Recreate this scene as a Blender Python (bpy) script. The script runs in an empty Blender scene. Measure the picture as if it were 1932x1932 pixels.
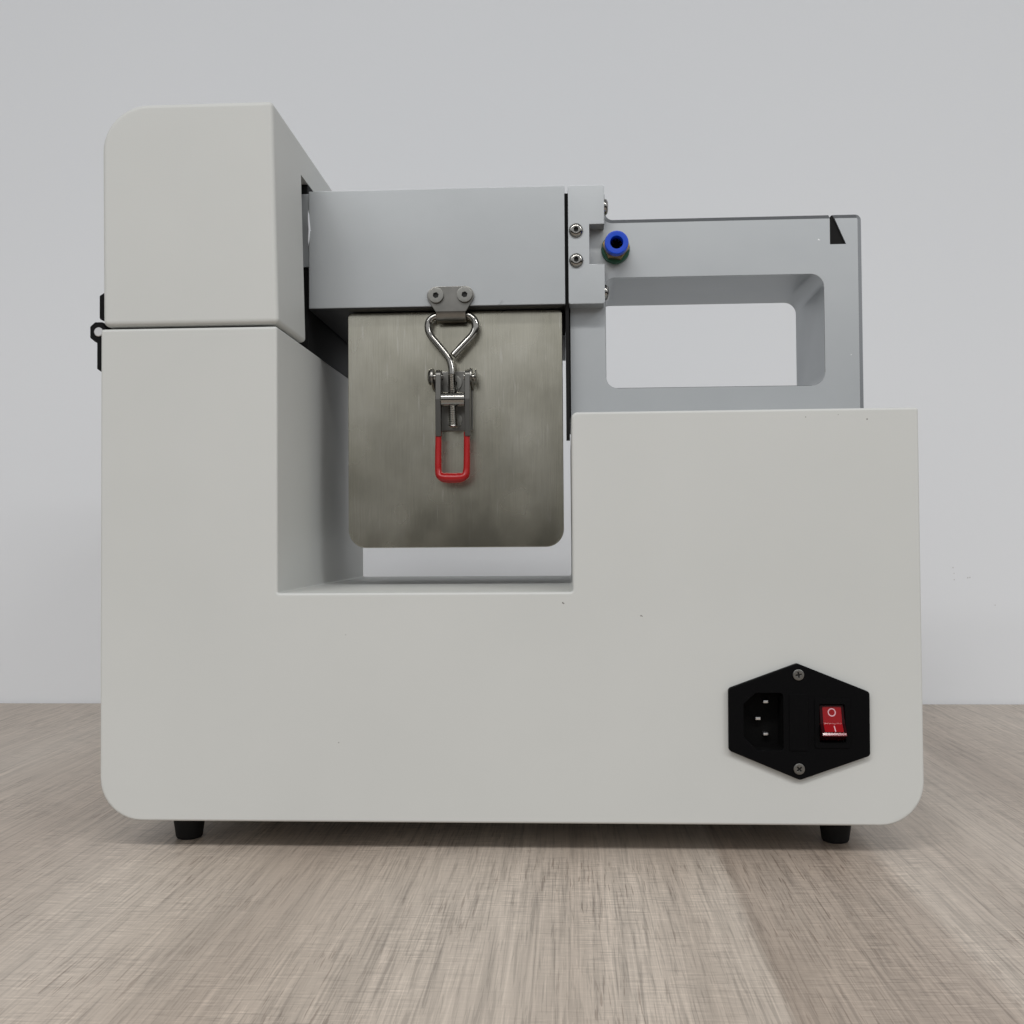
import bpy, bmesh, math
from mathutils import Vector, Matrix
PI = math.pi
MM = 0.001
sc = bpy.context.scene
COL = sc.collection

# ------------------------------------------------------------------ camera
cam_d = bpy.data.cameras.new("camera")
cam = bpy.data.objects.new("camera", cam_d)
COL.objects.link(cam)
sc.camera = cam
cam_d.sensor_width = 36.0
cam_d.lens = 36.0 * 2009.0 / 1932.0
cam_d.clip_start = 0.01
cam_d.clip_end = 50.0
RIGHT = Vector((0.99858684, 0.05267491, -0.00704865))
DOWN = Vector((-0.00828846, 0.02335585, -0.99969286))
FWD = Vector((-0.0524941, 0.99833855, 0.02375944))
m = Matrix.Identity(4)
for i in range(3):
    m[i][0] = RIGHT[i]
    m[i][1] = -DOWN[i]
    m[i][2] = -FWD[i]
m.translation = Vector((0.0, -0.446, 0.1327))
cam.matrix_world = m

# ------------------------------------------------------------------ room light (indoor office, ceiling fittings)
world = bpy.data.worlds.new("World")
sc.world = world
world.use_nodes = True
wn = world.node_tree
wn.nodes.clear()
w_out = wn.nodes.new("ShaderNodeOutputWorld")
w_bg = wn.nodes.new("ShaderNodeBackground")
w_tc = wn.nodes.new("ShaderNodeTexCoord")
w_sep = wn.nodes.new("ShaderNodeSeparateXYZ")
w_map = wn.nodes.new("ShaderNodeMapRange")
w_map.inputs[1].default_value = -1.0
w_map.inputs[2].default_value = 1.0
w_ramp = wn.nodes.new("ShaderNodeValToRGB")
wn.links.new(w_tc.outputs["Generated"], w_sep.inputs[0])
wn.links.new(w_sep.outputs["Z"], w_map.inputs[0])
wn.links.new(w_map.outputs[0], w_ramp.inputs[0])
wn.links.new(w_ramp.outputs[0], w_bg.inputs[0])
wn.links.new(w_bg.outputs[0], w_out.inputs[0])
er = w_ramp.color_ramp.elements
er[0].position = 0.0
er[0].color = (0.05, 0.048, 0.045, 1)
er[1].position = 1.0
er[1].color = (0.20, 0.205, 0.21, 1)
for p, c in ((0.49, (0.05, 0.048, 0.045)), (0.535, (0.12, 0.12, 0.115)), (0.60, (0.78, 0.785, 0.79)), (0.66, (0.78, 0.79, 0.80)), (0.72, (0.55, 0.56, 0.57)), (0.82, (0.52, 0.53, 0.54)), (0.92, (0.30, 0.305, 0.31))):
    e = er.new(p)
    e.color = (*c, 1)
w_bg.inputs[1].default_value = 0.90


def lamp(name, loc, sx, sy, power, target=None, color=(1, 1, 1)):
    d = bpy.data.lights.new(name, 'AREA')
    d.shape = 'RECTANGLE'
    d.size, d.size_y = sx, sy
    d.energy = power
    d.color = color
    o = bpy.data.objects.new(name, d)
    COL.objects.link(o)
    o.location = loc
    if target is not None:
        o.rotation_euler = (Vector(target) - Vector(loc)).to_track_quat('-Z', 'Y').to_euler()
    return o


lamp("ceiling_panel_near", (-0.10, -1.14, 1.40), 1.2, 0.16, 12.5, None, (1.0, 0.985, 0.96))
lamp("ceiling_panel_left", (-1.1, -1.36, 1.45), 1.2, 0.16, 8.5, None, (0.98, 0.99, 1.0))
lamp("ceiling_panel_right", (1.5, -1.36, 1.45), 1.2, 0.16, 17.0, None, (0.98, 0.99, 1.0))

sc.view_settings.view_transform = 'Standard'
sc.view_settings.look = 'None'
sc.view_settings.exposure = 0.22
sc.view_settings.gamma = 1.0
sc.view_settings.use_curve_mapping = False
sc.render.engine = 'CYCLES'
sc.cycles.use_denoising = True


# ------------------------------------------------------------------ materials
class NT:
    def __init__(self, name):
        self.m = bpy.data.materials.new(name)
        self.m.use_nodes = True
        self.t = self.m.node_tree
        self.b = self.t.nodes["Principled BSDF"]

    def n(self, kind, **kw):
        nd = self.t.nodes.new("ShaderNode" + kind)
        for k, v in kw.items():
            setattr(nd, k, v)
        return nd

    def l(self, a, b):
        self.t.links.new(a, b)

    def coord(self, scale):
        tc = self.n("TexCoord")
        mp = self.n("Mapping")
        mp.inputs["Scale"].default_value = scale
        self.l(tc.outputs["Object"], mp.inputs["Vector"])
        return mp.outputs[0]

    def noise(self, scale, detail=2.0, rough=0.5):
        nz = self.n("TexNoise")
        nz.inputs["Scale"].default_value = 1.0
        nz.inputs["Detail"].default_value = detail
        nz.inputs["Roughness"].default_value = rough
        self.l(self.coord(scale), nz.inputs["Vector"])
        return nz.outputs["Fac"]

    def ramp(self, fac, stops, interp='LINEAR'):
        r = self.n("ValToRGB")
        el = r.color_ramp.elements
        r.color_ramp.interpolation = interp
        el[0].position, el[0].color = stops[0][0], (*stops[0][1], 1)
        el[1].position, el[1].color = stops[-1][0], (*stops[-1][1], 1)
        for p, c in stops[1:-1]:
            e = el.new(p)
            e.color = (*c, 1)
        self.l(fac, r.inputs[0])
        return r.outputs[0]

    def mix(self, fac, a, b, mode='MIX'):
        mx = self.n("Mix", data_type='RGBA', blend_type=mode)
        for sock, v in ((mx.inputs[0], fac), (mx.inputs[6], a), (mx.inputs[7], b)):
            if isinstance(v, (int, float)):
                sock.default_value = v
            elif isinstance(v, tuple):
                sock.default_value = (*v, 1)
            else:
                self.l(v, sock)
        return mx.outputs[2]

    def math(self, op, a, b=None, clamp=False):
        md = self.n("Math", operation=op, use_clamp=clamp)
        for sock, v in ((md.inputs[0], a), (md.inputs[1], b)):
            if v is None:
                continue
            if isinstance(v, (int, float)):
                sock.default_value = v
            else:
                self.l(v, sock)
        return md.outputs[0]

    def bump(self, height, strength, dist=0.0003):
        bp = self.n("Bump")
        bp.inputs["Strength"].default_value = strength
        bp.inputs["Distance"].default_value = dist
        self.l(height, bp.inputs["Height"])
        self.l(bp.outputs[0], self.b.inputs["Normal"])

    def spots(self, color, pts, dark):
        """tiny dust specks at given points (mm) on a surface"""
        tc = self.n("TexCoord")
        total = None
        for (x, y, z, r) in pts:
            d = self.n("VectorMath", operation='DISTANCE')
            self.l(tc.outputs["Object"], d.inputs[0])
            d.inputs[1].default_value = (x * MM, y * MM, z * MM)
            f = self.math('LESS_THAN', d.outputs["Value"], r * MM)
            total = f if total is None else self.math('MAXIMUM', total, f)
        return self.mix(total, color, dark)


def simple(name, col, rough=0.5, metal=0.0, **kw):
    t = NT(name)
    t.b.inputs["Base Color"].default_value = (*col, 1)
    t.b.inputs["Roughness"].default_value = rough
    t.b.inputs["Metallic"].default_value = metal
    for k, v in kw.items():
        t.b.inputs[k].default_value = v
    return t


M = {}
# powder-coated housing
t = NT("warm_white_powder_coat")
c0 = t.ramp(t.noise((14, 14, 14), 3), [(0.3, (0.550, 0.558, 0.541)), (0.7, (0.572, 0.579, 0.562))])
sp = [(-2.5, 0, 105.2, .33), (-2.05, 0, 104.9, .25), (30.0, 0, 99.7, .3), (30.5, 0, 99.5, .2), (-97.2, 0, 46.8, .22), (123.7, 0, 180.5, .3), (98.7, 0, 181.7, .2),
      (-94.1, 0, 92.1, .15), (112, 0, 182.5, .15)]
c0 = t.spots(c0, sp, (0.15, 0.14, 0.13))
t.l(c0, t.b.inputs["Base Color"])
t.b.inputs["Roughness"].default_value = 0.52
t.b.inputs["Specular IOR Level"].default_value = 0.4
t.bump(t.noise((1500, 1500, 1500), 2), 0.10, 0.0002)
M['paint'] = t.m

# bead-blasted aluminium
t = NT("bead_blasted_aluminium")
c0 = t.ramp(t.noise((22, 22, 22), 4), [(0.3, (0.388, 0.405, 0.417)), (0.7, (0.412, 0.428, 0.439))])
t.l(c0, t.b.inputs["Base Color"])
t.b.inputs["Metallic"].default_value = 0.75
rr = t.ramp(t.noise((60, 60, 60), 3), [(0.2, (0.44,) * 3), (0.8, (0.54,) * 3)])
t.l(rr, t.b.inputs["Roughness"])
t.bump(t.noise((2600, 2600, 2600), 2), 0.16, 0.0002)
M['alu'] = t.m
# machined aluminium (handle frame, clamp): finer, brighter, faint tool marks
t = NT("machined_aluminium")
c0 = t.ramp(t.noise((30, 30, 30), 3), [(0.3, (0.425, 0.443, 0.457)), (0.7, (0.45, 0.467, 0.479))])
c0 = t.spots(c0, [(120.7, 67, 274.0, .3), (121.2, 67, 273.8, .2), (135.3, 67, 218.5, .22)], (0.8, 0.8, 0.8))
t.l(c0, t.b.inputs["Base Color"])
t.b.inputs["Metallic"].default_value = 0.75
t.b.inputs["Roughness"].default_value = 0.47
tcn = t.n("TexCoord")
mp = t.n("Mapping")
mp.inputs["Rotation"].default_value = (0, math.radians(38), 0)
mp.inputs["Scale"].default_value = (60, 60, 1800)
t.l(tcn.outputs["Object"], mp.inputs["Vector"])
nz = t.n("TexNoise")
nz.inputs["Scale"].default_value = 1.0
nz.inputs["Detail"].default_value = 2.0
t.l(mp.outputs[0], nz.inputs["Vector"])
t.bump(nz.outputs["Fac"], 0.05, 0.0002)
M['machined'] = t.m

# brushed stainless plate with hand smears
t = NT("brushed_stainless_steel")
blot = t.noise((21, 21, 19), 4, 0.55)
c0 = t.ramp(blot, [(0.28, (0.285, 0.272, 0.225)), (0.5, (0.43, 0.413, 0.345)), (0.72, (0.56, 0.542, 0.468))])
fine = t.noise((3200, 50, 60), 3, 0.65)
c0 = t.mix(0.4, c0, t.ramp(fine, [(0.3, (0.40, 0.40, 0.40)), (0.7, (0.62, 0.62, 0.62))]), 'OVERLAY')
dash = t.noise((900, 50, 75), 2, 0.5)
c0 = t.mix(t.math('MULTIPLY', t.ramp(dash, [(0.64, (0,) * 3), (0.74, (1,) * 3)]), 0.30), c0, (0.72, 0.70, 0.66))
t.l(c0, t.b.inputs["Base Color"])
t.b.inputs["Metallic"].default_value = 1.0
rr = t.ramp(t.noise((32, 32, 28), 3), [(0.3, (0.21,) * 3), (0.7, (0.30,) * 3)])
t.l(rr, t.b.inputs["Roughness"])
t.bump(t.noise((2600, 60, 26), 3, 0.6), 0.22, 0.00012)
M['brushed'] = t.m

t = simple("bright_steel", (0.29, 0.282, 0.265), 0.11, 1.0)
M['chrome'] = t.m
t = NT("stamped_steel")
c0 = t.ramp(t.noise((160, 160, 160), 3), [(0.3, (0.20, 0.196, 0.182)), (0.7, (0.25, 0.243, 0.228))])
t.l(c0, t.b.inputs["Base Color"])
t.b.inputs["Metallic"].default_value = 1.0
t.b.inputs["Roughness"].default_value = 0.33
M['steel'] = t.m
M['screw'] = simple("screw_steel", (0.30, 0.295, 0.275), 0.30, 1.0).m
M['dull'] = simple("dull_screw_steel", (0.21, 0.207, 0.197), 0.38, 1.0).m
M['lever'] = simple('dark_lever_steel', (0.135, 0.132, 0.124), 0.36, 1.0).m
M['socket_shade'] = simple("screw_socket_shade", (0.03, 0.03, 0.029), 0.4, 0.8).m  # shade inside the screw recesses, put into a near-black colour
M['hinge_pin'] = simple("cut_pin_end", (0.62, 0.62, 0.63), 0.4, 0.6).m

t = NT("black_moulded_plastic")
t.b.inputs["Base Color"].default_value = (0.0032, 0.0032, 0.0036, 1)
t.b.inputs["Roughness"].default_value = 0.55
t.b.inputs["Specular IOR Level"].default_value = 0.05
t.bump(t.noise((2200, 2200, 2200), 2), 0.12, 0.0002)
M['black'] = t.m
M['hinge_black'] = simple("black_nylon", (0.005, 0.005, 0.0055), 0.6, 0.0, **{"Specular IOR Level": 0.12}).m
M['deep'] = simple("black_socket_plastic", (0.003, 0.003, 0.003), 0.7, 0.0, **{"Specular IOR Level": 0.12}).m
M['inner'] = simple("black_inner_panel", (0.006, 0.006, 0.006), 0.7, 0.0, **{"Specular IOR Level": 0.2}).m
M['steel_and_shade'] = simple("blackened_steel_and_shade", (0.035, 0.036, 0.038), 0.5, 0.6).m  # flange steel, also the painted shade under the arm
M['tank'] = simple("grey_tank_steel", (0.35, 0.34, 0.31), 0.4, 1.0).m
M['rubber'] = simple("black_rubber", (0.008, 0.008, 0.008), 0.7, 0.0, **{"Specular IOR Level": 0.25}).m

t = simple("red_dipped_vinyl", (0.33, 0.004, 0.005), 0.26, 0.0)
t.b.inputs["Specular IOR Level"].default_value = 0.45
t.bump(t.noise((160, 160, 160), 2), 0.18, 0.0005)
M['red'] = t.m
M['rocker'] = simple("red_switch_lens", (0.24, 0.003, 0.006), 0.12, 0.0, **{"Specular IOR Level": 0.22}).m
M['rocker_dark'] = simple("dark_red_switch_shell", (0.020, 0.0008, 0.002), 0.12, 0.0, **{"Specular IOR Level": 0.12}).m
M['lip_glint'] = simple("lip_ceiling_glint", (0.20, 0.02, 0.03), 0.12, 0.0, **{"Specular IOR Level": 1.0}).m
M['chamfer_shade'] = simple("shaded_chamfer_metal", (0.36, 0.37, 0.38), 0.22, 1.0).m  # frame metal darkened for the shade on its chamfer
M['mark'] = simple("pale_switch_print", (0.60, 0.36, 0.40), 0.5).m
M['pin'] = simple("plated_contact_pin", (0.75, 0.75, 0.75), 0.3, 1.0).m
M['blue'] = simple("blue_release_ring", (0.002, 0.055, 0.52), 0.33).m
M['brass'] = simple("brass_hex", (0.42, 0.27, 0.10), 0.26, 1.0).m
M['green'] = simple("green_seal", (0.003, 0.075, 0.042), 0.45).m
M['glue'] = simple("white_sealant", (0.74, 0.76, 0.80), 0.6).m
M['fibre'] = simple("grey_fibre", (0.25, 0.25, 0.25), 0.8).m

# painted plaster wall
t = NT("white_wall_paint")
c0 = t.ramp(t.noise((2.2, 2.2, 2.2), 2), [(0.3, (0.757, 0.775, 0.803)), (0.7, (0.773, 0.789, 0.815))])
c0 = t.spots(c0, [(301.2, 407, 106.5, .55), (301.9, 407, 102.0, .45), (302, 407, 97.0, .5), (312.4, 407, 98.5, .6), (314, 407, 98.7, .6), (333, 407, 77, .5)], (0.58, 0.585, 0.59))
t.l(c0, t.b.inputs["Base Color"])
t.b.inputs["Roughness"].default_value = 0.75
t.b.inputs["Specular IOR Level"].default_value = 0.25
t.bump(t.noise((420, 420, 420), 3), 0.08, 0.0004)
M['wall'] = t.m

# wood-print laminate, grain along the depth of the table
t = NT("wood_grain_laminate")
tcn = t.n("TexCoord")
sep = t.n("SeparateXYZ")
t.l(tcn.outputs["Object"], sep.inputs[0])
wob = t.noise((9, 2.2, 1), 2)
xw = t.math('ADD', sep.outputs["X"], t.math('MULTIPLY', t.math('SUBTRACT', wob, 0.5), 0.006))
xn = t.math('ADD', t.math('MULTIPLY', xw, 1.0 / 0.8), 0.5)     # -0.4..0.4 m  -> 0..1


def px(v):
    return 0.5 + v / 800.0


LT = (0.500, 0.432, 0.368)
MD = (0.452, 0.384, 0.323)
DK = (0.362, 0.297, 0.245)
BR = (0.400, 0.333, 0.277)
band = t.ramp(xn, [(0.0, MD), (px(-330), LT), (px(-300), MD), (px(-240), BR), (px(-205), MD), (px(-170), LT), (px(-135), MD), (px(-108), BR), (px(-80), MD), (px(-50), LT),
                   (px(-20), LT), (px(2), MD), (px(20), LT), (px(42), MD), (px(52), LT), (px(60.4), LT), (px(61.4), DK), (px(80), BR), (px(104), DK), (px(124), BR), (px(129), LT),
                   (px(160), MD), (px(185), LT), (px(230), BR), (px(270), MD), (px(310), LT), (1.0, MD)])


def wood_noise(scale, detail, rough, warp):
    nz = t.n("TexNoise")
    nz.inputs["Scale"].default_value = 1.0
    nz.inputs["Detail"].default_value = detail
    nz.inputs["Roughness"].default_value = rough
    nz.inputs["Distortion"].default_value = warp
    t.l(t.coord(scale), nz.inputs["Vector"])
    return nz.outputs["Fac"]


def grey(v):
    return (v, v, v)


calm = t.noise((7, 5, 1), 2)                       # quieter and busier areas of the print
busy = t.ramp(calm, [(0.38, grey(0.65)), (0.62, grey(1.0))])
broad = wood_noise((125, 3.0, 1), 3, 0.5, 0.25)
c0 = t.mix(1.0, band, t.ramp(broad, [(0.34, grey(0.89)), (0.46, grey(0.98)), (0.56, grey(1.0)), (0.66, (1.05, 1.05, 1.05))]), 'MULTIPLY')
streak = wood_noise((460, 10, 1), 3, 0.6, 0.5)
c0 = t.mix(busy, c0, t.mix(1.0, c0, t.ramp(streak, [(0.41, grey(0.86)), (0.46, grey(1.0)), (0.55, grey(1.0)), (0.60, (1.08, 1.08, 1.08))]), 'MULTIPLY'))
grain = wood_noise((900, 22, 1), 3, 0.65, 0.6)
c0 = t.mix(busy, c0, t.mix(1.0, c0, t.ramp(grain, [(0.40, grey(0.76)), (0.45, grey(1.0)), (0.56, grey(1.0)), (0.61, (1.12, 1.12, 1.12))]), 'MULTIPLY'))
patch = t.noise((16, 14, 1), 2)
pore = wood_noise((1100, 42, 1), 2, 0.55, 0.3)
pf = t.math('MULTIPLY', t.ramp(pore, [(0.36, grey(0.80)), (0.40, grey(0.0))]), t.ramp(patch, [(0.40, grey(0.10)), (0.62, grey(0.9))]))
c0 = t.mix(pf, c0, t.mix(1.0, c0, (0.48, 0.44, 0.42), 'MULTIPLY'))
saw = wood_noise((75, 900, 1), 3, 0.65, 0.0)
patch2 = t.noise((13, 10, 3), 2)
pm = t.ramp(patch2, [(0.36, grey(0.2)), (0.60, grey(1.0))])
c0 = t.mix(pm, c0, t.mix(1.0, c0, t.ramp(saw, [(0.37, grey(0.74)), (0.44, grey(1.0)), (0.55, grey(1.0)), (0.62, (1.22, 1.22, 1.22))]), 'MULTIPLY'))
t.l(c0, t.b.inputs["Base Color"])
t.b.inputs["Roughness"].default_value = 0.42
t.b.inputs["Specular IOR Level"].default_value = 0.42
t.bump(t.math('ADD', pore, t.math('MULTIPLY', saw, 0.5)), 0.12, 0.0002)
M['wood'] = t.m


# ------------------------------------------------------------------ mesh helpers (all lengths in mm)
def finish(name, bm, mat, parent=None, sharp=34, weighted=True, mats=None, cut=None):
    bmesh.ops.recalc_face_normals(bm, faces=bm.faces)
    for v in bm.verts:
        v.co *= MM
    me = bpy.data.meshes.new(name)
    bm.to_mesh(me)
    bm.free()
    for mt in (mats or [mat]):
        me.materials.append(mt)
    o = bpy.data.objects.new(name, me)
    COL.objects.link(o)
    if cut:
        for k in cut:
            b = o.modifiers.new("cut", 'BOOLEAN')
            b.operation = 'DIFFERENCE'
            b.solver = 'EXACT'
            b.object = k
        dg = bpy.context.evaluated_depsgraph_get()
        me2 = bpy.data.meshes.new_from_object(o.evaluated_get(dg))
        o.modifiers.clear()
        o.data = me2
        bpy.data.meshes.remove(me)
        me = me2
        me.name = name
        for k in cut:
            bpy.data.objects.remove(k)
    me.polygons.foreach_set("use_smooth", [True] * len(me.polygons))
    me.set_sharp_from_angle(angle=math.radians(sharp))
    if weighted:
        w = o.modifiers.new("weighted_normals", 'WEIGHTED_NORMAL')
        w.keep_sharp = True
    if parent:
        o.parent = parent
    return o


def area2(lp):
    return sum(lp[i][0] * lp[(i + 1) % len(lp)][1] - lp[(i + 1) % len(lp)][0] * lp[i][1] for i in range(len(lp)))


def rnd(pts, radii, seg=6):
    """polygon with rounded corners"""
    out = []
    n = len(pts)
    if isinstance(radii, (int, float)):
        radii = [radii] * n
    for i in range(n):
        p, a, b = Vector(pts[i]), Vector(pts[i - 1]), Vector(pts[(i + 1) % n])
        r = radii[i]
        if r <= 0:
            out.append(tuple(p))
            continue
        u, v = (a - p).normalized(), (b - p).normalized()
        ang = u.angle(v)
        if ang > PI - 0.02:
            out.append(tuple(p))
            continue
        d = r / math.tan(ang / 2)
        c = p + (u + v).normalized() * (r / math.sin(ang / 2))
        s, e = p + u * d - c, p + v * d - c
        a0 = math.atan2(s.y, s.x)
        da = math.atan2(e.y, e.x) - a0
        while da > PI:
            da -= 2 * PI
        while da < -PI:
            da += 2 * PI
        for k in range(seg + 1):
            q = a0 + da * k / seg
            out.append((c.x + r * math.cos(q), c.y + r * math.sin(q)))
    return out


def circle(cx, cz, r, n=32, ph=0.0):
    return [(cx + r * math.cos(ph + 2 * PI * k / n), cz + r * math.sin(ph + 2 * PI * k / n)) for k in range(n)]


def inset(lp, d):
    n = len(lp)
    out = []
    for i in range(n):
        p, a, b = Vector(lp[i]), Vector(lp[i - 1]), Vector(lp[(i + 1) % n])
        e0, e1 = (p - a), (b - p)
        if e0.length < 1e-9 or e1.length < 1e-9:
            out.append(tuple(p))
            continue
        e0.normalize()
        e1.normalize()
        n0, n1 = Vector((-e0.y, e0.x)), Vector((-e1.y, e1.x))
        q = n0 + n1
        if q.length < 1e-6:
            q = n0
        q = q / max(q.dot(n0), 0.3)
        out.append((p.x + q.x * d, p.y + q.y * d))
    return out


def prism(bm, outer, y0, y1, bev=0.0, seg=3, holes=(), bev_back=None, axis='Y', mi=0, hole_bev=None):
    """extrude an (X,Z) outline from y0 to y1 with rounded front and back edges; axis 'X' takes (Y,Z) outlines, 'Z' (X,Y)"""
    if bev_back is None:
        bev_back = bev
    loops = [outer if area2(outer) > 0 else outer[::-1]] + [h if area2(h) < 0 else h[::-1] for h in holes]

    def at(p, y):
        if axis == 'Y':
            return (p[0], y, p[1])
        if axis == 'X':
            return (y, p[0], p[1])
        return (p[0], p[1], y)
    f_edges, b_edges = [], []
    new = []
    for li, lp in enumerate(loops):
        bf, bb = bev, bev_back
        if li and hole_bev is not None:
            bf = bb = hole_bev
        rings = []
        if bf > 0:
            for k in range(seg + 1):
                a = k / seg * PI / 2
                rings.append((bf * (1 - math.sin(a)), y0 + bf * (1 - math.cos(a))))
        else:
            rings.append((0, y0))
        if bb > 0:
            for k in range(seg + 1):
                a = (1 - k / seg) * PI / 2
                rings.append((bb * (1 - math.sin(a)), y1 - bb * (1 - math.cos(a))))
        else:
            rings.append((0, y1))
        vr = []
        for (d, y) in rings:
            q = inset(lp, d) if d > 1e-9 else lp
            vr.append([bm.verts.new(at(p, y)) for p in q])
        n = len(lp)
        for a, b in zip(vr[:-1], vr[1:]):
            for i in range(n):
                new.append(bm.faces.new((a[i], a[(i + 1) % n], b[(i + 1) % n], b[i])))
        f_edges += [bm.edges.get((vr[0][i], vr[0][(i + 1) % n])) for i in range(n)]
        b_edges += [bm.edges.get((vr[-1][i], vr[-1][(i + 1) % n])) for i in range(n)]
    for ed in (f_edges, b_edges):
        r = bmesh.ops.triangle_fill(bm, edges=ed, use_beauty=True, use_dissolve=False)
        new += [g for g in r['geom'] if isinstance(g, bmesh.types.BMFace)]
    for f in new:
        f.material_index = mi
    return bm


def box(bm, x0, x1, y0, y1, z0, z1, bev=0.0, seg=2, mi=0):
    return prism(bm, [(x0, z0), (x1, z0), (x1, z1), (x0, z1)], y0, y1, bev, seg, mi=mi)


def frame_axes(d):
    d = d.normalized()
    a = Vector((0, 1, 0)) if abs(d.y) < 0.9 else Vector((1, 0, 0))
    u = d.cross(a).normalized()
    return u, d.cross(u).normalized()


def tube(bm, path, radii, n=16, caps=True, mi=0, flat=1.0):
    """swept round bar; radii one number or one per point; flat squeezes it along Y"""
    P = [Vector(p) for p in path]
    if isinstance(radii, (int, float)):
        radii = [radii] * len(P)
    rings = []
    u = None
    for i, p in enumerate(P):
        d = (P[min(i + 1, len(P) - 1)] - P[max(i - 1, 0)]).normalized()
        if u is None:
            u, v = frame_axes(d)
        else:
            u = (u - d * u.dot(d)).normalized()
            v = d.cross(u)
        ring = []
        for k in range(n):
            o = (u * math.cos(2 * PI * k / n) + v * math.sin(2 * PI * k / n)) * radii[i]
            o.y *= flat
            ring.append(bm.verts.new(p + o))
        rings.append(ring)
    for a, b in zip(rings[:-1], rings[1:]):
        for k in range(n):
            f = bm.faces.new((a[k], a[(k + 1) % n], b[(k + 1) % n], b[k]))
            f.material_index = mi
    if caps:
        bm.faces.new(rings[0][::-1]).material_index = mi
        bm.faces.new(rings[-1]).material_index = mi
    return bm


def smooth_path(pts, n=6):
    P = [Vector(p) for p in pts]
    out = []
    for i in range(len(P) - 1):
        p0, p1, p2, p3 = P[max(i - 1, 0)], P[i], P[i + 1], P[min(i + 2, len(P) - 1)]
        for k in range(n):
            s = k / n
            out.append(0.5 * ((2 * p1) + (p2 - p0) * s + (2 * p0 - 5 * p1 + 4 * p2 - p3) * s * s + (3 * p1 - p0 - 3 * p2 + p3) * s ** 3))
    out.append(P[-1])
    return out


def lathe(bm, prof, origin, axis, n=32, mi=0, hexes=()):
    """prof: (radius, distance along axis); rings listed in hexes are drawn as hexagons"""
    d = Vector(axis).normalized()
    u, v = frame_axes(d)
    o = Vector(origin)
    rings = []
    for j, (r, h) in enumerate(prof):
        if r < 1e-6:
            rings.append([bm.verts.new(o + d * h)])
            continue
        ring = []
        for k in range(n):
            a = 2 * PI * k / n
            rr = r
            if j in hexes:
                q = (a % (PI / 3)) - PI / 6
                rr = r * math.cos(PI / 6) / math.cos(q)
            ring.append(bm.verts.new(o + d * h + (u * math.cos(a) + v * math.sin(a)) * rr))
        rings.append(ring)
    for a, b in zip(rings[:-1], rings[1:]):
        for k in range(n):
            if len(a) == 1 and len(b) == 1:
                break
            if len(a) == 1:
                f = bm.faces.new((a[0], b[(k + 1) % n], b[k]))
            elif len(b) == 1:
                f = bm.faces.new((a[k], a[(k + 1) % n], b[0]))
            else:
                f = bm.faces.new((a[k], a[(k + 1) % n], b[(k + 1) % n], b[k]))
            f.material_index = mi
    return bm


def B():
    return bmesh.new()


# ------------------------------------------------------------------ setting
bm = B()
box(bm, -900, 900, -640, 405.5, -25, 0, 0.8, 2)
table = finish("tabletop", bm, M['wood'])
table['kind'] = 'structure'
bm = B()
box(bm, -1600, 1600, 407, 520, -700, 1500)
wall = finish("wall", bm, M['wall'])
wall['kind'] = 'structure'

# ------------------------------------------------------------------ the machine
machine = bpy.data.objects.new("benchtop_machine", None)
COL.objects.link(machine)
machine['label'] = "off-white benchtop machine with steel plate, red latch and black power inlet on wood-grain table"
machine['category'] = "machine"

DEPTH = 190.0
# --- housing: one U-shaped body, the slot goes right through
out = rnd([(-200.0, 13.4), (144.6, 13.4), (144.6, 185.2), (1.7, 185.0), (1.7, 109.7), (-123.2, 109.7), (-123.2, 223.4), (-200.0, 223.4)],
          [18.0, 18.0, 1.2, 2.6, 1.2, 0.8, 1.2, 1.2], 10)
bm = B()
prism(bm, out, 0, DEPTH, 1.1, 4)
k1 = B()
box(k1, 70, 116, -10, 28, 43.6, 69)
kb = finish("cutter", k1, M['paint'], weighted=False)
housing = finish("housing", bm, M['paint'], machine, cut=[kb])

# --- tower cover with a slot in its right flank
out = rnd([(-199.1, 224.6), (-122.7, 224.6), (-125.0, 320.7), (-199.8, 320.7)], [2.4, 2.3, 2.2, 20.0], 12)
bm = B()
prism(bm, out, 0, DEPTH, 2.1, 6)
slot = [(47, 300), (47, 227.2)] + [(45.0 + 2.0 * math.cos(a) - 0.0, 227.2 - 2.6 * math.sin(a)) for a in (0.4, 0.8, 1.2, PI / 2)] + [(40, 220), (186, 220), (186, 304.6), (47, 304.6)]
slot = slot[1:]
k1 = B()
prism(k1, slot, -152, -100, axis='X')
kb = finish("cutter", k1, M['paint'], weighted=False)
cover = finish("cover", bm, M['paint'], machine, cut=[kb])

bm = B()
box(bm, -150, -127.6, 47.2, 61.2, 224.2, 304.5)
box(bm, -150, -124.9, 61, 185, 224.2, 304.5)
finish("inner_panel", bm, M['inner'], machine)

# --- hinge on the left flank
bm = B()
prism(bm, rnd([(-199.4, 241.2), (-202.8, 239.0), (-202.8, 229.4), (-202.3, 228.6), (-199.4, 228.0)], [0, .4, .6, .3, 0], 3), 5, 45, 0.15, 1)
prism(bm, rnd([(-200.2, 204.7), (-203.4, 207.0), (-203.4, 218.3), (-204.4, 218.8), (-206.5, 220.6), (-206.5, 225.4), (-204.4, 227.3), (-201.0, 227.3), (-200.3, 225.6), (-199.2, 224.4),
               (-200.2, 223.0)], [0, .3, .2, .3, .6, .5, .5, .4, .3, .2, 0], 3), 4, 44, 0.15, 1)
hinge = finish("hinge", bm, M['hinge_black'], machine)
bm = B()
lathe(bm, [(0, 0), (1.72, 0), (2.0, 0.25), (2.0, 41)], (-202.6, 3.4, 223.0), (0, 1, 0), 28)
finish("hinge_pin", bm, M['hinge_pin'], hinge)

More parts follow.
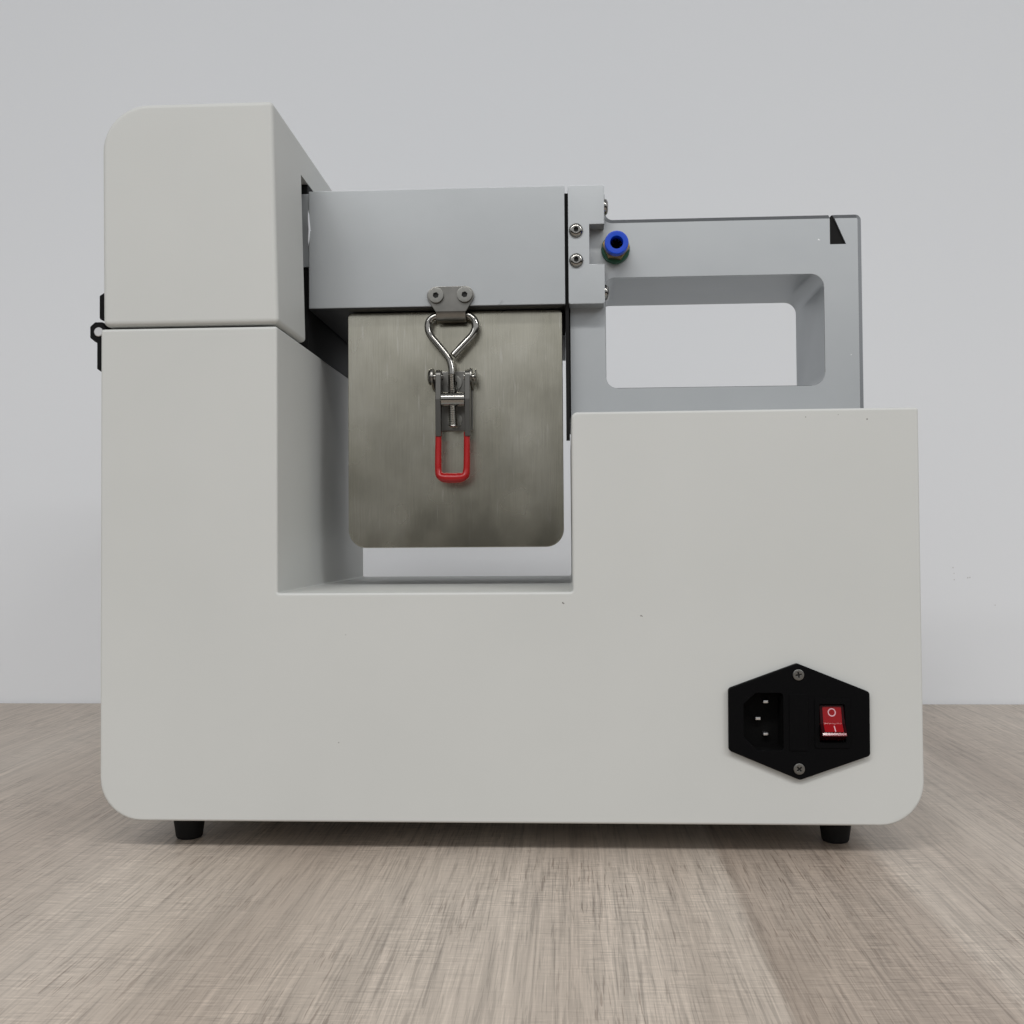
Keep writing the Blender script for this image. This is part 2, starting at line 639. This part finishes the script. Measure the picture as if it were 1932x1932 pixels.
# --- aluminium arm with its inner extension, sealant bead
bm = B()
prism(bm, rnd([(-123.5, 243.1), (-0.45, 243.1), (-0.45, 299.8), (-123.5, 299.8)], [.3, .3, .5, .3], 2), 57, 175, 0.35, 2)
arm = finish("arm", bm, M['alu'], machine)
bm = B()
box(bm, -134, -123.85, 59.6, 150, 264.0, 299.5, 0.3, 2)
finish("arm_extension", bm, M['machined'], arm)
bm = B()
gp = [(-123.72, 58.0, 291.0), (-123.55, 57.2, 289.0), (-123.45, 56.9, 286.3), (-123.3, 56.8, 283.8), (-123.05, 56.7, 281.4), (-123.15, 56.7, 280.0), (-123.35, 56.8, 277.8), (-123.6, 57.3, 275.2), (-123.7, 57.8, 273.6)]
tube(bm, smooth_path(gp, 4), [0.12 + 0.42 * math.sin(PI * i / 32.0) ** 0.7 for i in range(33)], 8)
tube(bm, smooth_path([(-123.1, 56.7, 280.6), (-122.6, 56.6, 280.8), (-122.1, 56.8, 280.6)], 4), [0.32 - 0.03 * i for i in range(9)], 8)
finish("sealant_bead", bm, M['glue'], arm, weighted=False)
bm = B()
tube(bm, smooth_path([(-30.4, 56.6, 245.6), (-30.6, 56.4, 244.8), (-31.2, 56.5, 244.0), (-31.6, 56.6, 243.7), (-32.2, 56.7, 243.4)], 4), 0.055, 6)
finish("lint_fibre", bm, M['fibre'], arm, weighted=False)

bm = B()
box(bm, -123.3, -0.7, 57.5, 174, 242.7, 243.15, 0.1, 1)
finish("arm_underside_shade", bm, M['steel_and_shade'], arm)  # added dark sheet standing for the shade on the arm's underside

# --- dark edge plate between arm and frame, and the arm's lower flange
bm = B()
box(bm, -0.45, 1.25, 60, 66.8, 179.0, 296.9, 0.1, 1)
finish("edge_plate", bm, M['inner'], machine)
bm = B()
box(bm, -14, -0.6, 74, 150, 231.5, 243.0, 0.3, 1)
finish("flange", bm, M['steel_and_shade'], machine)

# --- handle frame: chamfered outer edge, grip opening, sighting notch in the top edge
out = rnd([(-0.3, 188), (141.4, 188), (141.4, 286.3), (19.4, 286.3), (19.0, 299.0), (-0.3, 299.0)], [0, 0, 2.8, 3.4, 0, 0], 5)
hole = rnd([(19.0, 204.2), (122.9, 204.2), (122.9, 257.5), (19.0, 257.5)], [5.2, 6.2, 6.2, 4.2], 8)
bm = B()
prism(bm, out, 67, 130, 2.25, 1, holes=[hole], hole_bev=0.18)
k1 = B()
prism(k1, [(126.1, 271.6), (133.7, 271.6), (128.0, 285.0), (127.6, 288.0), (126.1, 288.0)], 60, 140)
kb = finish("cutter", k1, M['paint'], weighted=False)
for f in bm.faces:                       # 45 degree edge: smoother metal, its shade put into a darker colour
    f.normal_update()
    if 0.55 < abs(f.normal.y) < 0.85 and f.calc_center_median().y < 75 and f.calc_area() > 0.5:
        f.material_index = 1
frame = finish("handle_frame", bm, None, machine, cut=[kb], mats=[M['machined'], M['chamfer_shade']])
bm = B()
prism(bm, [(126.13, 271.63), (133.6, 271.63), (128.6, 283.4), (127.5, 285.9), (126.9, 285.6), (126.13, 284.2)], 68.0, 128)
finish("notch_insert", bm, M['inner'], frame, weighted=False)

# --- clamp block with button-head screws
out = rnd([(1.15, 243.0), (18.35, 243.0), (18.35, 261.9), (11.2, 261.9), (11.2, 280.9), (18.35, 280.9), (18.35, 299.7), (1.15, 299.7)],
          [.9, .9, .2, .2, .2, .2, .9, .9], 3)
bm = B()
prism(bm, out, 57, 66.95, 0.3, 2)
clamp = finish("clamp_block", bm, M['machined'], machine)


def button_screw(origin, axis, r, h, parent):
    bm = B()
    prof = [(0, h * 0.35), (r * 0.34, h * 0.35), (r * 0.36, h * 0.96), (r * 0.46, h)]
    for k in range(1, 9):
        a = k / 8 * PI / 2
        prof.append((r * (0.46 + 0.54 * math.sin(a)), h * (0.12 + 0.88 * math.cos(a))))
    prof.append((r, -0.3))
    lathe(bm, prof, origin, axis, 36, hexes=(1, 2))
    for f in bm.faces:
        c = sum((v.co for v in f.verts), Vector()) / len(f.verts) - Vector(origin)
        if c.dot(Vector(axis)) < h * 0.5 and (c - Vector(axis) * c.dot(Vector(axis))).length < r * 0.3:
            f.material_index = 1
    return finish("screw", bm, None, parent, sharp=40, mats=[M['chrome'], M['socket_shade']])


button_screw((4.9, 57.0, 278.1), (0, -1, 0), 3.4, 1.9, clamp)
button_screw((4.9, 57.0, 263.8), (0, -1, 0), 3.4, 1.9, clamp)
button_screw((18.35, 62.0, 290.4), (1, 0, 0), 3.9, 2.0, clamp)
button_screw((18.35, 62.0, 249.2), (1, 0, 0), 3.9, 2.0, clamp)

# --- push-in air fitting
FX, FZ = 23.9, 271.0
bm = B()
lathe(bm, [(0, 66.9), (3.3, 66.9), (3.3, 58.0), (3.05, 58.0), (3.05, 60.5), (0, 60.5)], (FX, 0, FZ), (0, 1, 0), 32)
fitting = finish("air_fitting", bm, M['deep'], machine)
bm = B()
lathe(bm, [(2.95, 58.5), (2.95, 53.5), (3.15, 53.05), (5.0, 52.9), (5.45, 53.05), (5.62, 53.5), (5.62, 57.3), (2.95, 57.3)], (FX, 0, FZ), (0, 1, 0), 48)
finish("release_ring", bm, M['blue'], fitting, sharp=50)
bm = B()
prism(bm, circle(FX, FZ, 6.45, 6, -0.12), 57.2, 63.8, 0.3, 2, holes=[circle(FX, FZ, 3.4, 24)], hole_bev=0.0)
finish("hex_nut", bm, M['brass'], fitting)
bm = B()
lathe(bm, [(0, 63.6), (6.2, 63.6), (6.75, 63.9), (6.85, 64.4), (6.85, 66.9), (0, 66.9)], (FX, 0, FZ), (0, 1, 0), 48)
finish("seal_washer", bm, M['green'], fitting, sharp=50)
bm = B()
for k in range(8):
    a = 2 * PI * k / 8 + 0.2
    p = Vector((FX + 2.5 * math.cos(a), 56.6, FZ + 2.5 * math.sin(a)))
    q = Vector((FX + 1.9 * math.cos(a), 57.6, FZ + 1.9 * math.sin(a)))
    tube(bm, [p, q], 0.36, 8)
finish("gripper_teeth", bm, M['dull'], fitting)

# --- stainless cover plate and the tank behind it
out = rnd([(-106.2, 128.0), (-2.0, 128.0), (-2.0, 242.2), (-106.2, 242.2)], [8.6, 8.6, 1.8, 1.8], 10)
bm = B()
prism(bm, out, 65, 67.2, 0.35, 2)
plate = finish("cover_plate", bm, M['brushed'], machine)
bm = B()
prism(bm, rnd([(-104, 132.0), (-4.5, 132.0), (-4.5, 242.9), (-104, 242.9)], [6, 6, 1, 1], 5), 67.2, 150, 0.4, 2)
finish("tank", bm, M['tank'], machine)

# --- toggle latch
bm = B()
prism(bm, rnd([(-60.9, 184.0), (-45.3, 184.0), (-45.3, 212.9), (-60.9, 212.9)], [.8, 1.2, .5, .5], 3), 63.7, 65.0, 0.2, 2)
for x0, x1 in ((-64.5, -63.4), (-46.0, -44.9)):      # upright ears of the base
    prism(bm, rnd([(64.9, 203.5), (64.9, 212.0), (61.0, 213.4), (53.0, 213.4), (53.0, 206.5)], [0, .5, 3.5, 4.0, 3.0], 4), x0, x1, 0.2, 2, axis='X')
prism(bm, rnd([(-64.5, 203.5), (-60.0, 203.5), (-60.0, 212.0), (-64.5, 212.0)], 0.3, 2), 63.75, 64.95, 0.1, 1)
prism(bm, rnd([(-47.0, 203.5), (-44.9, 203.5), (-44.9, 212.0), (-47.0, 212.0)], 0.3, 2), 63.75, 64.95, 0.1, 1)
latch = finish("toggle_latch", bm, M['steel'], machine)


def flat_screw(x, y, z, r, h, parent, name="screw"):
    bm = B()
    prism(bm, circle(x, z, r, 40), y - h, y, 0.18, 2, holes=[circle(x, z, r * 0.41, 6, 0.3)], hole_bev=0.0, bev_back=0.0)
    prism(bm, circle(x, z, r * 0.6, 12), y - h * 0.35, y + 0.02, mi=1)
    return finish(name, bm, None, parent, mats=[M['screw'], M['socket_shade']])


# striker bracket screwed to the arm, its lower edge rolled over the hook
def arc(cx, cz, r, a0, a1, n=14):
    return [(cx + r * math.cos(math.radians(a0 + (a1 - a0) * k / n)), cz + r * math.sin(math.radians(a0 + (a1 - a0) * k / n))) for k in range(n + 1)]


out = arc(-61.8, 247.8, 4.4, 215, 90) + arc(-48.1, 247.9, 4.4, 90, -35) + [(-47.6, 240.2), (-62.1, 240.2)]
bm = B()
prism(bm, out, 55.4, 56.75, 0.2, 2)
cs = [(55.42, 240.5), (55.6, 239.3), (56.2, 238.0), (57.0, 237.0), (58.2, 236.2), (59.6, 235.8)]
inner = [(q[0] + 0.85, q[1] + 0.55) for q in cs]
prism(bm, cs + inner[::-1], -62.0, -47.9, 0.08, 1, axis='X')
finish("striker_bracket", bm, M['steel'], latch)
flat_screw(-61.8, 55.4, 247.8, 3.65, 1.5, latch)
flat_screw(-48.1, 55.4, 247.9, 3.65, 1.5, latch)
flat_screw(-54.1, 63.7, 207.0, 3.7, 0.7, latch)
flat_screw(-54.2, 63.7, 189.1, 3.7, 0.7, latch)

hp = smooth_path([(-48.8, 59.3, 239.2), (-55, 59.3, 239.1), (-61.4, 59.3, 238.9), (-63.9, 59.2, 238.2), (-65.7, 59.05, 236.5), (-66.3, 58.9, 234.1), (-65.9, 58.7, 231.4), (-64.6, 58.5, 228.9), (-62.2, 58.2, 226.0),
                  (-59.8, 57.9, 223.1), (-57.5, 57.5, 220.3), (-56.0, 57.1, 218.0), (-55.1, 56.7, 215.4), (-54.7, 56.3, 212.8), (-54.6, 55.9, 210.2)], 6)
bm = B()
tube(bm, hp, 1.62, 20)
hq = smooth_path([(-61.0, 59.3, 238.9), (-55, 59.3, 239.1), (-48.8, 59.3, 239.2), (-46.0, 59.2, 238.5), (-44.1, 59.05, 236.7), (-43.3, 58.9, 234.2), (-43.7, 58.7, 231.6), (-45.1, 58.5, 229.0), (-47.9, 58.1, 226.0),
                  (-50.8, 57.5, 222.9), (-54.0, 56.8, 219.4)], 6)
tube(bm, hq, [1.62 + 0.22 * min(1.0, i / 30.0) for i in range(len(hq))], 20)
# threaded shank: ridges along the bar
a, b = Vector((-54.6, 55.9, 210.3)), Vector((-53.7, 52.6, 184.6))
NT_ = 29
tp, tr = [], []
for i in range(NT_ * 4 + 1):
    s = i / (NT_ * 4)
    tp.append(a.lerp(b, s))
    base = 1.55 + 0.32 * s
    tr.append((base + (0.0, 0.14, 0.34, 0.14)[i % 4]) * (1.0 if s < 0.97 else 1.0 - (s - 0.97) * 9))
tube(bm, tp, tr, 18)
finish("hook_bolt", bm, M['chrome'], latch, sharp=60, weighted=False)
bm = B()
lathe(bm, [(0, -59.5), (3.2, -59.5), (3.45, -59.25), (3.45, -48.45), (3.2, -48.2), (0, -48.2)], (0, 54.2, 198.1), (1, 0, 0), 40)
finish("barrel_nut", bm, M['chrome'], latch, sharp=40)
# lever arms
for x0, x1 in ((-62.0, -59.45), (-48.15, -45.7)):
    bm = B()
    prism(bm, rnd([(61.0, 210.0), (57.0, 213.6), (52.5, 211.0), (51.4, 198.0), (51.8, 180.5), (56.6, 180.5), (58.5, 198.0)], [3, 4, 3, 4, .3, .3, 4], 4), x0, x1, 0.35, 3, axis='X')
    finish("lever_arm", bm, M['lever'], latch)
# pivot rivets
bm = B()
lathe(bm, [(0, -66.0), (2.6, -66.0), (3.7, -65.5), (3.9, -65.0), (3.7, -64.75), (0, -64.75)], (0, 57.2, 209.3), (1, 0, 0), 32)
lathe(bm, [(1.6, -64.9), (1.6, -59.0)], (0, 57.2, 209.3), (1, 0, 0), 20)
finish("rivet", bm, M['chrome'], latch, sharp=50)
bm = B()
lathe(bm, [(0, 2.3), (2.8, 2.3), (4.0, 1.8), (4.1, 1.4), (3.8, 1.2), (1.6, 1.1), (1.6, -4.0)], (-44.9, 57.2, 209.0), Vector((1, 0, -0.06)), 32)
finish("rivet", bm, M['chrome'], latch, sharp=50)
# red dipped grip
gp = [(-60.85, 54.2, 183.4), (-60.9, 54.1, 178), (-61.0, 53.9, 172), (-61.0, 53.6, 167.0), (-60.9, 53.5, 164.4), (-60.35, 53.35, 162.4), (-58.9, 53.2, 161.25), (-56.8, 53.2, 160.9), (-54.3, 53.2, 160.8),
      (-51.7, 53.2, 160.85), (-49.6, 53.2, 161.2), (-48.1, 53.35, 162.3), (-47.6, 53.5, 164.4), (-47.45, 53.6, 167.0), (-47.4, 53.9, 172), (-47.4, 54.1, 178), (-47.4, 54.2, 182.6)]
sp_ = smooth_path(gp, 8)
rr_ = []
for i, p in enumerate(sp_):
    s = min(i, len(sp_) - 1 - i) / (len(sp_) / 2)
    rr_.append(1.44 + 0.85 * max(0.0, min(1.0, (s - 0.45) / 0.4)) ** 1.2 + 0.14 * min(1, s * 3))
bm = B()
tube(bm, sp_, rr_, 22, flat=1.25)
bmesh.ops.bevel(bm, geom=[e for e in bm.edges if any(len(f.verts) > 4 for f in e.link_faces)], offset=0.35, segments=2, affect='EDGES', profile=0.5)
finish("grip", bm, M['red'], latch, sharp=60, weighted=False)

# --- power inlet
PH = rnd([(65.3, 44.4), (93.9, 32.5), (122.4, 42.5), (122.5, 68.4), (93.5, 80.1), (65.4, 69.8)], [1.6, 2.0, 1.6, 1.6, 2.0, 1.6], 5)
SOC = rnd([(76.7, 44.6), (87.4, 44.6), (87.5, 68.0), (76.4, 68.0), (71.4, 63.4), (71.4, 49.8)], [.8, 1.2, 1.2, .8, .8, .8], 3)
SWH = rnd([(102.0, 48.0), (112.6, 48.0), (112.3, 63.5), (102.0, 63.5)], 0.5, 2)
bm = B()
prism(bm, PH, -2.3, 0.0, 0.35, 3, holes=[SOC, SWH], hole_bev=0.25, bev_back=0.0)
inlet = finish("power_inlet", bm, M['black'], machine)
bm = B()
prism(bm, inset(SOC[::-1] if area2(SOC) < 0 else SOC, -0.6), -0.4, 18, holes=[inset(SOC, -0.05)])
prism(bm, inset(SOC, -0.6), 9.5, 18.5)
finish("socket", bm, M['deep'], inlet, weighted=False)
for (x, z) in ((82.1, 63.1), (78.75, 56.1), (81.95, 49.6)):
    bm = B()
    box(bm, x - 1.05, x + 1.05, 6.5, 12, z - 0.6, z + 0.6, 0.3, 2)
    finish("contact_pin", bm, M['pin'], inlet)
bm = B()
prism(bm, rnd([(89.8, 44.4), (97.5, 44.4), (97.7, 67.8), (89.9, 67.8)], .5, 2), -2.62, -2.2, 0.2, 2)
finish("fuse_drawer", bm, M['black'], inlet)
bm = B()
prism(bm, rnd([(100.1, 45.6), (114.4, 45.6), (114.5, 65.9), (100.2, 65.9)], .9, 4), -2.75, -2.2, 0.22, 2, holes=[SWH], hole_bev=0.15)
finish("switch_bezel", bm, M['black'], inlet)
# rocker pushed in at the top: dark lens shell and red body
prof = [(0.6, 63.2), (-1.0, 63.0), (-2.2, 58.2), (-2.9, 55.7), (-5.75, 52.45), (-6.4, 51.33), (-1.0, 48.4), (3, 48.3), (3, 63.2)]
bm = B()
prism(bm, rnd(prof, [0, .3, 0, .3, .3, .3, .3, 0, 0], 4), 102.25, 112.35, 0.35, 3, axis='X')
for f in bm.faces:
    f.normal_update()
    c = f.calc_center_median()
    if 51.0 < c.z < 52.6 and c.y < -5.6 and abs(f.normal.x) < 0.2 and f.calc_area() > 0.2:
        f.material_index = 1              # lip facet: ceiling-light glint put into its tilt, lighter colour and gloss
finish("rocker", bm, None, inlet, sharp=5, mats=[M['rocker_dark'], M['lip_glint']])
prof = [(0.6, 62.5), (-1.22, 62.35), (-2.28, 58.2), (-2.86, 55.98), (-3.14, 55.5), (-5.60, 52.72), (-2.0, 52.5), (3, 52.5), (3, 62.5)]
bm = B()
prism(bm, prof, 103.5, 111.1, 0.12, 2, axis='X')
finish("rocker_lens", bm, M['rocker'], inlet, sharp=5)


def on_rocker(u, w):
    """point just above the rocker's upper (w>55.7) or lower face"""
    if w > 55.7:
        y = -1.22 + (62.35 - w) / (62.35 - 58.2) * -1.06 if w > 58.2 else -2.28 + (58.2 - w) / (58.2 - 55.75) * -0.7
    else:
        y = -3.14 + (55.5 - w) / (55.5 - 52.72) * -2.46
    return (u, y - 0.05, w)


bm = B()
ring_o = [bm.verts.new(on_rocker(x, z)) for x, z in circle(107.2, 60.1, 1.62, 40)]
ring_i = [bm.verts.new(on_rocker(x, z)) for x, z in circle(107.2, 60.1, 1.22, 40)]
ring_ob = [bm.verts.new(v.co + Vector((0, 0.12, 0))) for v in ring_o]
ring_ib = [bm.verts.new(v.co + Vector((0, 0.12, 0))) for v in ring_i]
for k in range(40):
    j = (k + 1) % 40
    bm.faces.new((ring_o[k], ring_o[j], ring_i[j], ring_i[k]))
    bm.faces.new((ring_o[k], ring_ob[k], ring_ob[j], ring_o[j]))
    bm.faces.new((ring_i[k], ring_i[j], ring_ib[j], ring_ib[k]))
finish("off_mark", bm, M['mark'], inlet, weighted=False)
bm = B()
q = [on_rocker(107.45, 54.9), on_rocker(107.85, 54.9), on_rocker(108.02, 52.9), on_rocker(107.6, 52.9)]
fv = [bm.verts.new(p) for p in q]
bv_ = [bm.verts.new(v.co + Vector((0, 0.12, 0))) for v in fv]
bm.faces.new(fv)
for k in range(4):
    bm.faces.new((fv[k], bv_[k], bv_[(k + 1) % 4], fv[(k + 1) % 4]))
finish("on_mark", bm, M['mark'], inlet, weighted=False)


def cross(cx, cz, l, w, rot):
    pts = []
    for k in range(4):
        a = k * PI / 2 + rot
        d, n = Vector((math.cos(a), math.sin(a))), Vector((-math.sin(a), math.cos(a)))
        for s in ((w * 0.9, -w), (l, -w * 0.8), (l, w * 0.8)):
            p = d * s[0] + n * s[1]
            pts.append((cx + p.x, cz + p.y))
    return pts


for (x, z, rot) in ((93.8, 75.5, 0.15), (93.6, 37.1, 0.72)):
    bm = B()
    prism(bm, circle(x, z, 2.3, 36), -2.85, -2.1, 0.25, 3, holes=[cross(x, z, 1.25, 0.36, rot)], hole_bev=0.08, bev_back=0.0)
    prism(bm, circle(x, z, 1.6, 16), -2.35, -2.0, mi=1)
    finish("screw", bm, None, inlet, mats=[M['dull'], M['socket_shade']])

# --- rubber feet
for (x, y) in ((-170.0, 24.5), (114.8, 26.5), (-170.0, 166), (114.8, 166)):
    bm = B()
    lathe(bm, [(0, 14.5), (7.6, 14.5), (7.6, 13.4), (5.8, 0.9), (5.4, 0.25), (4.8, 0.0), (0, 0.0)], (x, y, 0), (0, 0, 1), 40)
    finish("foot", bm, M['rubber'], machine, sharp=50)
